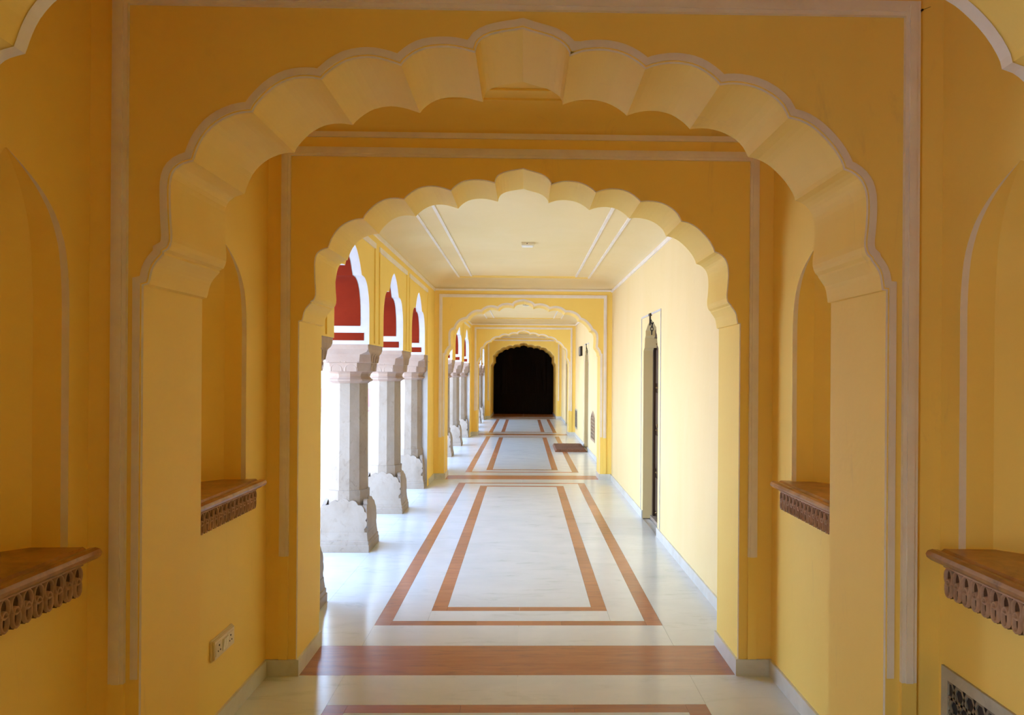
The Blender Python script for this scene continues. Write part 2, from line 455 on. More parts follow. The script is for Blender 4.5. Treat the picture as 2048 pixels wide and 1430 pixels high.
# ------------------------------------------------------------------ arcades to the court
AP = [[(0.595, 1.785), (0.595, 2.03)], [(0.595, 2.03), (0.585, 2.12), (0.555, 2.20), (0.50, 2.275), (0.42, 2.318), (0.34, 2.330), (0.287, 2.330)],
      [(0.287, 2.330), (0.25, 2.375), (0.20, 2.432), (0.11, 2.502), (0.0, 2.545)]]
CAPH = 1.785
def arcade(y0, y1, cols):
    bm = bmesh.new()
    half = smooth_path(AP, 4)
    prof = []
    pts = []
    ops = []
    for a, b in zip(cols[:-1], cols[1:]):
        c = (a + b) / 2; k = (b - a - 0.66) / 2 / 0.595
        ops.append([(c - u * k, z) for u, z in half] + [(c + u * k, z) for u, z in half[::-1][1:]])
    pier0, pier1 = cols[0] - 0.0, cols[-1] + 0.0
    path = [(y0, 0), (pier0, 0), (pier0, CAPH)]
    for o in ops: path += o
    path += [(pier1, CAPH), (pier1, 0), (y1, 0)]
    poly = path + [(y1, ZW), (y0, ZW)]
    ngon_tri(bm, [(XL, y, z) for y, z in poly])
    ngon_tri(bm, [(XL - WT, y, z) for y, z in poly])
    ribbon(bm, path[1:-1], path[1:-1], lambda p: (XL, p[0], p[1]), lambda p: (XL - WT, p[0], p[1]), 1)
    bmesh.ops.remove_doubles(bm, verts=bm.verts, dist=0.0004)
    w_ = link('wall_left', bm, ['yellow', 'white'], None, 'structure')
    for o in ops:
        # red painted field of the soffit, inside a white margin
        up = [p for p in o if p[1] >= 1.94]
        z0 = 1.94
        up = [(o[0][0], z0)] + up + [(o[-1][0], z0)]
        low = offset(up, -0.003)
        bm = bmesh.new()
        ribbon(bm, low, low, lambda p: (XL - 0.075, p[0], p[1]), lambda p: (XL - WT + 0.075, p[0], p[1]))
        link('soffit_field', bm, 'red', w_)
        for sgn, y in ((1, o[0][0]), (-1, o[-1][0])):
            bm = bmesh.new()
            box(bm, XL - WT + 0.045, XL - 0.045, min(y, y + sgn * 0.003), max(y, y + sgn * 0.003), 1.818, 1.882)
            link('soffit_band', bm, 'red', w_)
        # rectangular raised frame on the passage side
        a, b = o[0][0] - 0.235, o[-1][0] + 0.235
        bm = bmesh.new(); box(bm, XL, XL + 0.012, a, b, 2.630, 2.676)
        f = link('panel_moulding', bm, 'mould', w_)
        boxo('panel_moulding', XL, XL + 0.010, a, a + 0.03, 1.80, 2.63, 'yellow', w_); boxo('panel_moulding', XL, XL + 0.010, b - 0.03, b, 1.80, 2.63, 'yellow', w_)
    bm = bmesh.new()
    box(bm, XL, XL + 0.012, y0 + 0.0125, pier0 - 0.17, 0, 0.083); box(bm, XL, XL + 0.012, pier1 + 0.17, y1 - 0.0125, 0, 0.083)
    link('baseboard_left', bm, 'skirt', None, 'structure')
COLS = [[5.04, 6.91, 8.735, 10.575], [12.38, 14.50, 16.64, 18.78], [20.46, 22.27, 24.08, 25.89]]
for k in range(3): arcade(*bay(2 + k), COLS[k])

# ------------------------------------------------------------------ marble columns
CX = -1.551
def ring(bm, pts, z): return [bm.verts.new((x, y, z)) for x, y in pts]
def loft(bm, rings, cap=True):
    for a, b in zip(rings[:-1], rings[1:]):
        n = len(a)
        for i in range(n): bm.faces.new((a[i], a[(i + 1) % n], b[(i + 1) % n], b[i]))
    if cap:
        bm.faces.new(rings[0][::-1]); bm.faces.new(rings[-1])
def poly12(r, ph=0.0):
    return [(r * math.cos(math.radians(15 + 30 * k)), r * math.sin(math.radians(15 + 30 * k))) for k in range(12)]
def chamf(hx, hy, c):
    """12 points: rectangle with chamfered corners, angularly matched to the dodecagon."""
    c = max(c, 0.002)
    return [(hx, (hy - c) * 0.5), (hx, hy - c), (hx - c, hy), (0.5 * (hx - c), hy), (-0.5 * (hx - c), hy), (-(hx - c), hy),
            (-hx, hy - c), (-hx, (hy - c) * 0.5), (-hx, -(hy - c)), (-(hx - c), -hy), ((hx - c), -hy), (hx, -(hy - c))]
def chamf12(hx, hy, c):
    c = max(c, 0.003)
    P = []
    for sx, sy in ((1, 1), (-1, 1), (-1, -1), (1, -1)):
        a = (sx * hx, sy * (hy - c)); b = (sx * (hx - c), sy * hy); m_ = ((a[0] + b[0]) / 2, (a[1] + b[1]) / 2)
        tri = [a, m_, b] if sx * sy > 0 else [b, m_, a]
        P += tri
    return P
def make_column():
    root = empty('marble_column')
    bm = bmesh.new()      # stepped plinth
    loft(bm, [ring(bm, chamf12(h, h, 0.004), z) for h, z in ((0.232, 0), (0.232, 0.058), (0.226, 0.064), (0.226, 0.092), (0.219, 0.098), (0.219, 0.108), (0.214, 0.145), (0.213, 0.170))])
    link('plinth', bm, 'stone', root)
    bm = bmesh.new()      # twelve-sided core between the petals
    loft(bm, [ring(bm, poly12(r_), z) for r_, z in ((0.185, 0.168), (0.187, 0.30), (0.184, 0.42), (0.186, 0.522))])
    link('base_core', bm, 'stone', root)
    # four cusped petal slabs, one for each side, leaning in towards the top
    seg = [[(0.196, 0.0), (0.186, 0.03)], [(0.186, 0.03), (0.205, 0.055), (0.207, 0.085), (0.196, 0.105)], [(0.196, 0.105), (0.207, 0.13), (0.203, 0.165), (0.186, 0.178)],
           [(0.186, 0.178), (0.178, 0.205), (0.158, 0.228), (0.128, 0.232)], [(0.128, 0.232), (0.110, 0.258), (0.078, 0.272), (0.048, 0.262)],
           [(0.048, 0.262), (0.030, 0.280), (0.0, 0.292)]]
    h = smooth_path(seg, 3)
    out_ = [(u, z) for u, z in h] + [(-u, z) for u, z in h[::-1][1:]]
    for k in range(4):
        bm = bmesh.new()
        R = Matrix.Rotation(math.pi / 2 * k, 3, 'Z')
        def face(d0, zz, u):   # surface bulges slightly and leans inward
            t = zz / 0.292
            return d0 - 0.002 - 0.030 * t * t + 0.004 * math.sin(math.pi * t)
        fr = [R @ Vector((u, -face(0.213, z, u), 0.168 + z)) for u, z in out_]
        bk = [R @ Vector((u, -(face(0.213, z, u) - 0.034), 0.168 + z)) for u, z in out_]
        ngon_tri(bm, fr); ngon_tri(bm, bk)
        va = [bm.verts.new(p) for p in fr]; vb = [bm.verts.new(p) for p in bk]
        n = len(fr)
        for i in range(n): bm.faces.new((va[i], va[(i + 1) % n], vb[(i + 1) % n], vb[i]))
        bmesh.ops.remove_doubles(bm, verts=bm.verts, dist=0.0003)
        link('base_petal', bm, 'stone', root)
    for k in range(4):    # small corner buds behind the petals
        bm = bmesh.new()
        a = math.pi / 4 + math.pi / 2 * k
        pts = []
        rings = []
        for zz, rr, dd in ((0.168, 0.030, 0.262), (0.26, 0.030, 0.256), (0.33, 0.024, 0.246), (0.365, 0.014, 0.230), (0.380, 0.004, 0.212)):
            cx, cy = dd * math.cos(a), dd * math.sin(a)
            rings.append([bm.verts.new((cx + rr * math.cos(t), cy + rr * math.sin(t), zz)) for t in [a + math.pi / 4 + math.pi / 2 * q for q in range(4)]])
        loft(bm, rings)
        link('corner_bud', bm, 'stone', root)
    bm = bmesh.new()
    loft(bm, [ring(bm, poly12(r_), z) for r_, z in ((0.174, 0.519), (0.172, 0.53), (0.1655, 1.455))])
    link('shaft', bm, 'stone', root)
    bm = bmesh.new()
    R12 = lambda r_, z: ring(bm, poly12(r_), z)
    loft(bm, [R12(0.168, 1.452), R12(0.176, 1.458), R12(0.205, 1.476), R12(0.207, 1.486), R12(0.192, 1.494), R12(0.182, 1.510), R12(0.190, 1.536), R12(0.205, 1.553),
              ring(bm, chamf12(0.212, 0.215, 0.10), 1.556), ring(bm, chamf12(0.219, 0.236, 0.10), 1.629),
              ring(bm, chamf12(0.224, 0.246, 0.085), 1.632), ring(bm, chamf12(0.228, 0.283, 0.075), 1.70),
              ring(bm, chamf12(0.231, 0.300, 0.020), 1.722), ring(bm, chamf12(0.234, 0.318, 0.004), 1.745), ring(bm, chamf12(0.234, 0.330, 0.004), 1.7845)])
    link('capital', bm, 'capstone', root)
    # shallow round-headed tongues carved on the tiers
    def tongue(cx, cy, nx, ny, wd, ht, z):
        n = 8
        tx, ty = -ny, nx
        pr = [(wd / 2, 0)] + [(wd / 2 * math.cos(t), ht - wd / 2 * 0.7 + wd / 2 * 0.7 * math.sin(t)) for t in [math.pi * q / n for q in range(n + 1)]] + [(-wd / 2, 0)]
        lean = 0.22
        P = lambda u, v, d: (cx + tx * u + nx * (d + lean * v), cy + ty * u + ny * (d + lean * v), z + v)
        inn = [(u * 0.78, v * 0.86) for u, v in pr]
        ribbon(bm, pr, inn, lambda p: P(p[0], p[1], 0.0005), lambda p: P(p[0], p[1], 0.0045))
        ribbon(bm, inn, [(u * 0.9, v * 0.95) for u, v in inn], lambda p: P(p[0], p[1], 0.0045), lambda p: P(p[0], p[1], 0.001))
    bm = bmesh.new()
    for sx in (-1, 1):
        for u in (-0.07, 0.07): tongue(sx * 0.2125, u, sx, 0, 0.125, 0.066, 1.5575)
        for u in (-0.11, 0, 0.11): tongue(sx * 0.2245, u, sx, 0, 0.10, 0.076, 1.6335)
    for sy in (-1, 1):
        for u in (-0.062, 0.062): tongue(u, sy * 0.2155, 0, sy, 0.115, 0.066, 1.5575)
        for u in (-0.075, 0.075): tongue(u, sy * 0.2465, 0, sy, 0.13, 0.078, 1.6335)
    link('tongue_carving', bm, 'capstone', root)
    return root
col0 = make_column()
CL = [['half-hidden marble column whose foot peeks out behind the shaded arch pier at left',
       'nearest full white marble column, standing left of the passage',
       'second full marble column, just behind the nearest one',
       'third marble column, half joined to the yellow wall before the brightly lit arch'],
      ['marble column hidden behind the pier of the brightly lit arch',
       'dark-edged marble column seen first through the brightly lit arch',
       'second slim marble column seen through the brightly lit arch',
       'marble column joined to the wall before the arch by the doormat'],
      ['marble column just past the arch behind the doormat',
       'far marble column in the last bay, second from its near end',
       'far marble column in the last bay, third from its near end',
       'farthest marble column, beside the black gate']]
first = True
for b in range(3):
    for k, y in enumerate(COLS[b]):
        o = col0 if first else copy_tree(col0)
        first = False
        o.location = (CX, y, 0)
        tag(o, CL[b][k], 'column', 'marble columns along the court')

# ------------------------------------------------------------------ ceilings
def ceiling(y0, y1, e1, e2):
    bm = bmesh.new(); n = 8; rings = []
    for k in range(n + 1):
        t = math.pi / 2 * k / n
        ins = 0.34 * (1 - math.cos(t)); ie = min(0.34, e1) * (1 - math.cos(t)); z = ZW + (ZC - ZW) * math.sin(t)
        rings.append([bm.verts.new(p) for p in ((XL + ins, y0 + ie, z), (XR - ins, y0 + ie, z), (XR - ins, y1 - ie, z), (XL + ins, y1 - ie, z))])
    for a, b in zip(rings[:-1], rings[1:]):
        for i in range(4): bm.faces.new((a[i], a[(i + 1) % 4], b[(i + 1) % 4], b[i]))
    bm.faces.new(rings[-1])
    c = link('ceiling', bm, 'cream' if e1 > 0.5 and y0 > 0 else 'yellow', None, 'structure')
    for f in c.data.polygons: f.use_smooth = len(f.vertices) == 4 and abs(f.normal.z) < 0.999
    def strip(xa, xb, ya, yb, wd, side_m):
        bm = bmesh.new(); z0 = ZC - 0.010
        boxo('panel_moulding', xa, xa + wd, ya, yb, z0, ZC + 0.002, side_m, c); boxo('panel_moulding', xb - wd, xb, ya, yb, z0, ZC + 0.002, side_m, c)
        bm.free()
        boxo('panel_moulding', xa + wd, xb - wd, ya, ya + wd * 0.6, z0, ZC + 0.002, 'yellow', c); boxo('panel_moulding', xa + wd, xb - wd, yb - wd * 0.6, yb, z0, ZC + 0.002, 'yellow', c)
    strip(-0.925, 0.905, y0 + e1, y1 - e1, 0.026, 'mould')
    strip(-0.745, 0.720, y0 + e2, y1 - e2, 0.026, 'mould')
    # white line where wall and cove meet
    t, h = 0.014, 0.038
    z1 = ZW + 0.006
    bm = bmesh.new()
    box(bm, XL, XL + t, y0, y1, z1 - h, z1); box(bm, XR - t, XR, y0, y1, z1 - h, z1)
    box(bm, XL + t, XR - t, y0, y0 + t, z1 - h * 0.7, z1); box(bm, XL + t, XR - t, y1 - t, y1, z1 - h * 0.7, z1)
    link('trim_%d' % (len([o for o in bpy.data.objects if o.name.startswith('trim_')]) + 1), bm, 'mould', None, 'structure')
ceiling(*bay(0), 0.16, 0.26); ceiling(*bay(1), 0.20, 0.33)
for k in range(3): ceiling(*bay(2 + k), 0.54, 0.66)
ceiling(END, AD[0], 0.54, 0.66)
boxo('light_block_slab', -1.85, 2.2, END - 0.4, 34.0, 3.06, 3.4, 'roof', None, 'structure')  # unseen slab added to block light, outer edge set back to let in sky
# small square ceiling boxes
FIXL = ['small cream box on the ceiling above the three near columns', 'tiny cream box on the ceiling above the doormat bay',
        'tiny cream box on the ceiling of the last bay']
for k, y in enumerate((7.95, 15.0, 23.2)):
    rt = empty('ceiling_box', (0.03, y, ZC)); tag(rt, FIXL[k], 'ceiling light', 'cream boxes on the ceiling')
    boxo('housing', -0.065, 0.065, -0.065, 0.065, -0.030, 0, 'plastic', rt, bevel=0.004)
    boxo('cover', -0.058, 0.050, -0.058, 0.058, -0.036, -0.030, 'plasticw', rt)
    boxo('indicator', -0.012, -0.004, -0.068, -0.065, -0.020, -0.010, 'hole', rt)

# ------------------------------------------------------------------ floor
floor = boxo('floor', -2.6, XR + 0.3, END - 0.3, 33.0, -0.30, -0.008, 'skirt', None, 'structure')
G = 0.0005
def slab(x0, x1, y0, y1, m, name=None):
    if x1 - x0 < 0.01 or y1 - y0 < 0.01: return
    bm = bmesh.new(); z = 0.0
    x0 += G; x1 -= G; y0 += G; y1 -= G
    box(bm, x0, x1, y0, y1, -0.0075, z)
    link(name or ('marble_slab' if m == 'marble' else 'marble_strip'), bm, m, floor)
def run(x0, x1, y0, y1, m, L, axis='y'):
    a, b = (y0, y1) if axis == 'y' else (x0, x1)
    n = max(1, round((b - a) / L)); s = (b - a) / n
    for i in range(n):
        if axis == 'y': slab(x0, x1, a + i * s, a + (i + 1) * s, m)
        else: slab(a + i * s, a + (i + 1) * s, y0, y1, m)
OX0, OX1, IX0, IX1, SW = -0.907, 0.865, -0.591, 0.553, 0.098
def pattern(y0, y1, fine=1.0, two=True):
    e1, e2, sw = 0.355, 0.645, 0.085
    run(XL, OX0, y0, y1, 'marble', 1.7 * fine); run(OX1, XR, y0, y1, 'marble', 1.7 * fine)
    run(OX0, OX1, y0, y0 + e1, 'marble', 0.9, 'x'); run(OX0, OX1, y1 - e1, y1, 'marble', 0.9, 'x')
    ya, yb = y0 + e1, y1 - e1
    run(OX0, OX0 + SW, ya, yb, 'pink', 0.6 * fine); run(OX1 - SW, OX1, ya, yb, 'pink', 0.6 * fine)
    run(OX0 + SW, OX1 - SW, ya, ya + sw, 'pink', 0.6, 'x'); run(OX0 + SW, OX1 - SW, yb - sw, yb, 'pink', 0.6, 'x')
    ya += sw; yb -= sw
    if not two:
        run(OX0 + SW, OX1 - SW, ya, yb, 'marble', 0.9, 'x'); return
    yc, yd = y0 + e2, y1 - e2
    run(OX0 + SW, IX0, ya, yb, 'marble', 1.7 * fine); run(IX1, OX1 - SW, ya, yb, 'marble', 1.7 * fine)
    slab(IX0, IX1, ya, yc, 'marble'); slab(IX0, IX1, yd, yb, 'marble')
    run(IX0, IX0 + SW, yc, yd, 'pink', 0.6 * fine); run(IX1 - SW, IX1, yc, yd, 'pink', 0.6 * fine)
    run(IX0 + SW, IX1 - SW, yc, yc + sw, 'pink', 0.55, 'x'); run(IX0 + SW, IX1 - SW, yd - sw, yd, 'pink', 0.55, 'x')
    run(IX0 + SW, IX1 - SW, yc + sw, yd - sw, 'marble', 1.6 * fine)
pattern(END, AD[0], 2.0); pattern(*bay(0), 1, False); pattern(*bay(1), 1, False)
pattern(*bay(2), 1.0); pattern(*bay(3), 1.6); pattern(*bay(4), 2.2)
for D in AD: run(JL, JR, D, D + TH, 'pink', 2.3, 'x')
run(JL, JR, AD[-1] + TH, AD[-1] + TH + 0.5, 'marble', 2.3, 'x'); run(JL, JR, AD[-1] + TH + 0.5, AD[-1] + TL + 0.2, 'pink', 1.1, 'x')
# veranda strip under and beyond the columns, then the court
for k in range(3):
    y0, y1 = bay(2 + k)
    run(-1.95, XL, y0, y1, 'marble', 1.25 + 0.4 * k); run(-2.59, -1.95, y0, y1, 'marble', 1.25 + 0.4 * k)
boxo('floor', -60, -2.6, -20, 60, -0.75, -0.45, 'court', None, 'structure')
# wing of the palace across the court: white with a pink dado between ruled lines
w2 = empty('palace_wing', (-13, 27, -0.45)); tag(w2, 'white courtyard building with a pink band, glimpsed left of the nearest column', 'building')
boxo('wall', -9, 9.6, 0, 4.5, 0, 6.5, 'court', w2)
for nm, z0, z1, m in (('dado', 0.80, 1.44, 'pinkwash'), ('lower_band', 0.62, 0.70, 'pinkwash')):
    boxo(nm, -9, 9.6, -0.02, 0, z0, z1, m, w2)
for z in (0.745, 0.775, 1.50, 1.56, 1.62): boxo('ruled_line', -9, 9.6, -0.015, 0, z, z + 0.016, 'lilac', w2)
w3 = empty('palace_wing', (-30, 5, -0.45)); tag(w3, 'long pale palace wing on the far side of the court, outside the columns', 'building')
boxo('wall', -4, 0, -24, 40, 0, 7.5, 'court', w3)
boxo('dado', 0, 0.02, -24, 40, 0.8, 1.5, 'pinkwash', w3)

# ------------------------------------------------------------------ carved shelves in the niches
def make_shelf(side, L=0.285, yo=0.0):
    root = empty('wall_shelf')      # origin on the wall face at shelf height
    s = 1 if side < 0 else -1       # direction into the room
    bm = bmesh.new()
    # moulded nosing profile (d into room, z): cyma with a groove
    pr = [(-0.0, 0.0015), (0.040, 0.0), (0.048, -0.0075), (0.056, -0.004), (0.070, -0.003), (0.082, -0.008), (0.087, -0.018), (0.084, -0.028), (0.074, -0.036), (0.062, -0.038), (0.056, -0.043), (0.0, -0.043)]
    A = []
    for d, z in pr:
        e = max(0, d) - 0.055
        A.append([bm.verts.new((s * d, yy, z)) for yy in (-L - e * 0.35, L + e * 0.35)])
    for a, b in zip(A[:-1], A[1:]): bm.faces.new((a[0], a[1], b[1], b[0]))
    bm.faces.new([a[0] for a in A]); bm.faces.new([a[1] for a in A][::-1])
    link('nosing', bm, 'brown', root)
    bm = bmesh.new()   # slab reaching back into the niche
    a = 0.268
    P = [(0, -L), (0, L), (0, a), (-0.10, a * 0.98), (-0.205, a * 0.55), (-0.205, -a * 0.55), (-0.10, -a * 0.98), (0, -a)]
    P = [(0.002, -a), (0.002, a), (-0.10, a * 0.98), (-0.205, a * 0.55), (-0.205, -a * 0.55), (-0.10, -a * 0.98)]
    top = [bm.verts.new((s * x, y + yo, 0.0015)) for x, y in P]; bot = [bm.verts.new((s * x, y + yo, -0.03)) for x, y in P]
    bm.faces.new(top); bm.faces.new(bot[::-1])
    for i in range(6): bm.faces.new((top[i], top[(i + 1) % 6], bot[(i + 1) % 6], bot[i]))
    link('slab', bm, 'brown', root)
    # frieze: toothed plate with interlaced loops
    Lf = L - 0.018; n = round(2 * Lf / 0.0445); st = 2 * Lf / n
    zt, zb = -0.043, -0.135
    bm = bmesh.new()
    edge = []
    for i in range(n):
        y = -Lf + i * st
        edge += [(y, zb + 0.026), (y + st * 0.25, zb + 0.004), (y + st * 0.5, zb - 0.004), (y + st * 0.75, zb + 0.004)]
    edge += [(Lf, zb + 0.026)]
    loop = edge + [(Lf, zt), (-Lf, zt)]
    ngon_tri(bm, [(s * 0.040, y, z) for y, z in loop]); ngon_tri(bm, [(0, y, z) for y, z in loop])
    lp = loop + [loop[0]]
    ribbon(bm, lp, lp, lambda p: (s * 0.040, p[0], p[1]), lambda p: (0, p[0], p[1]))
    bmesh.ops.remove_doubles(bm, verts=bm.verts, dist=0.0003)
    link('frieze_ground', bm, 'carveshade', root)
    # upper and lower loops
    def loopmesh(w_, h_, tube):
        bm = bmesh.new(); K = 14; rows = []
        for q in range(K):
            t = 2 * math.pi * q / K
            cy, cz = w_ / 2 * math.sin(t), h_ / 2 * math.cos(t)
            L_ = math.hypot(cy, cz); ny, nz = cy / L_, cz / L_
            rows.append([bm.verts.new((s * tube * max(0, math.sin(u)) + s * 0.0, cy + ny * tube * 0.38 * math.cos(u), cz + nz * tube * 0.38 * math.cos(u))) for u in (0, math.pi / 4, math.pi / 2, 3 * math.pi / 4, math.pi)])
        for q in range(K):
            a, b = rows[q], rows[(q + 1) % K]
            for j in range(4): bm.faces.new((a[j], a[j + 1], b[j + 1], b[j]))
        return bm
    up = link('carved_loop', loopmesh(st * 0.86, 0.050, 0.010), 'carved', root, smooth=True)
    lo = link('carved_loop', loopmesh(st * 0.62, 0.050, 0.011), 'carved', root, smooth=True)
    first = True
    for i in range(n):
        y = -Lf + (i + 0.5) * st
        u = up if first else up.copy(); v = lo if first else lo.copy()
        if not first: C.objects.link(u); C.objects.link(v)
        u.location = (s * 0.040, y, zt - 0.032); v.location = (s * 0.040, y, zb + 0.027)
        first = False
    # raised fillet along the top of the frieze
    boxo('fillet', min(s * 0.040, s * 0.049), max(s * 0.040, s * 0.049), -Lf, Lf, zt - 0.008, zt, 'carved', root)
    return root
shl = make_shelf(-1); shr = make_shelf(1)
shl.location = (XL, NICHE_Y[0], NZ); tag(shl, 'carved brown marble shelf at the left edge, cut by the picture frame', 'shelf', 'carved shelves under the niches')
t = make_shelf(-1, 0.385, NICHE_Y[1] - 3.330); t.location = (XL, 3.330, NZ); tag(t, 'carved brown marble shelf on the left wall above the switch plate', 'shelf', 'carved shelves under the niches')
shr.location = (XR, NICHE_Y[0], NZ); tag(shr, 'large carved brown marble shelf at the right edge above the lattice vent', 'shelf', 'carved shelves under the niches')
t = make_shelf(1, 0.385, NICHE_Y[1] - 3.345); t.location = (XR, 3.345, NZ); tag(t, 'small carved marble shelf on the right wall between the two big arches', 'shelf', 'carved shelves under the niches')

# ------------------------------------------------------------------ switch plate
sw = empty('switch_plate', (XL, 3.391, 0.372)); tag(sw, 'cream switch and socket plate low on the left wall under the shelf', 'switch')
bm = bmesh.new(); box(bm, 0, 0.012, -0.117, 0.117, -0.046, 0.046)
bmesh.ops.bevel(bm, geom=bm.edges[:], offset=0.003, segments=2, affect='EDGES'); link('back_box', bm, 'plastic', sw)
bm = bmesh.new(); box(bm, 0.012, 0.020, -0.112, 0.112, -0.041, 0.041)
bmesh.ops.bevel(bm, geom=bm.edges[:], offset=0.003, segments=2, affect='EDGES'); link('face_plate', bm, 'plastic', sw)
for y in (-0.066, 0.062):
    so_ = boxo('socket', 0.020, 0.022, y - 0.034, y + 0.034, -0.027, 0.027, 'plastic', sw, bevel=0.0009)
    for dy, dz, r_ in ((0, 0.013, 0.0042), (-0.012, -0.009, 0.0034), (0.012, -0.009, 0.0034)):
        bm = bmesh.new(); bmesh.ops.create_cone(bm, cap_ends=True, segments=10, radius1=r_, radius2=r_, depth=0.002, matrix=Matrix.Translation((0.0225, y + dy, dz)) @ Matrix.Rotation(math.pi / 2, 4, 'Y'))
        link('hole_disc', bm, 'hole', so_)  # solid discs, shade of the pin holes painted as dark colour
for y in (-0.016, 0.010):
    bm = bmesh.new(); v = box(bm, 0.019, 0.024, y - 0.011, y + 0.011, -0.025, 0.025)
    for q in bm.verts:
        if q.co.z > 0 and q.co.x > 0.022: q.co.x = 0.030
    link('rocker_switch', bm, 'plasticw', sw)

# ------------------------------------------------------------------ lattice vents
def lattice(name, label, x, y0, y1, z0, z1, pointed, rim):
    rt = empty(name, (x, (y0 + y1) / 2, z0)); tag(rt, label, 'vent')
    hw = (y1 - y0) / 2; h = z1 - z0
    if pointed:
        hp = smooth_path([[(hw, 0), (hw, h * 0.62)], [(hw, h * 0.70), (hw * 0.90, h * 0.80), (hw * 0.6, h * 0.90), (hw * 0.2, h * 0.965), (0, h * 1.0)]], 3)
    else: hp = [(hw, 0), (hw, h), (0, h)]
    loop = hp + [(-a, z) for a, z in hp[::-1][1:]]
    inn = [(a * (1 - rim / hw), rim + z * (1 - 2 * rim / h)) for a, z in loop]
    lo_, li = loop + [loop[0]], inn + [inn[0]]
    bm = bmesh.new()
    ribbon(bm, lo_, li, lambda p: (-0.008, p[0], p[1]), lambda p: (-0.008, p[0], p[1]))
    ribbon(bm, lo_, lo_, lambda p: (-0.008, p[0], p[1]), lambda p: (0.0, p[0], p[1]))
    ribbon(bm, li, li, lambda p: (-0.008, p[0], p[1]), lambda p: (-0.002, p[0], p[1]))
    link('rim', bm, 'jalip' if pointed else 'jalirim', rt)
    bm = bmesh.new(); ngon_tri(bm, [(-0.0015, a, z) for a, z in inn]); link('shade_sheet', bm, 'void', rt)  # flat sheet on the wall, painted dark for the shade behind the lattice
    # pierced stars: small rings on a diagonal grid
    bm = bmesh.new(); st = 0.052 if not pointed else 0.075
    yy = -hw + rim; row = 0
    zz = rim + st / 2
    def inside(a, z):
        if abs(a) > hw - rim - 0.004 or z < rim or z > h - rim: return False
        if pointed and z > h * 0.6: return abs(a) < (hw - rim) * max(0, (1 - ((z / h - 0.6) / 0.42) ** 1.2))
        return True
    while zz < h - rim:
        a = -hw + rim + st / 2 + (st / 2 if row % 2 else 0)
        while a < hw - rim:
            if inside(a, zz):
                K = 6; ro, ri = st * 0.60, st * 0.40
                O = [(a + ro * math.cos(2 * math.pi * q / K), zz + ro * math.sin(2 * math.pi * q / K)) for q in range(K + 1)]
                I = [(a + ri * math.cos(2 * math.pi * q / K), zz + ri * math.sin(2 * math.pi * q / K)) for q in range(K + 1)]
                ribbon(bm, O, I, lambda p: (-0.006, p[0], p[1]), lambda p: (-0.006, p[0], p[1]))
                ribbon(bm, I, I, lambda p: (-0.006, p[0], p[1]), lambda p: (-0.001, p[0], p[1]))
            a += st
        zz += st * 0.866; row += 1
    link('lattice', bm, 'jalip' if pointed else 'jali', rt)
    return rt
lattice('lattice_vent', 'dark stone lattice vent low in the right corner under the large shelf', XR, 1.66, 2.335, 0.10, 0.672, False, 0.035)
lattice('lattice_vent', 'pointed stone lattice vent on the right wall before the doormat door', XR, 13.93, 14.78, 0.30, 0.86, True, 0.03)
lattice('lattice_vent', 'small dark rectangular lattice vent on the right wall past the doormat', XR, 18.55, 19.30, 0.21, 0.68, False, 0.03)

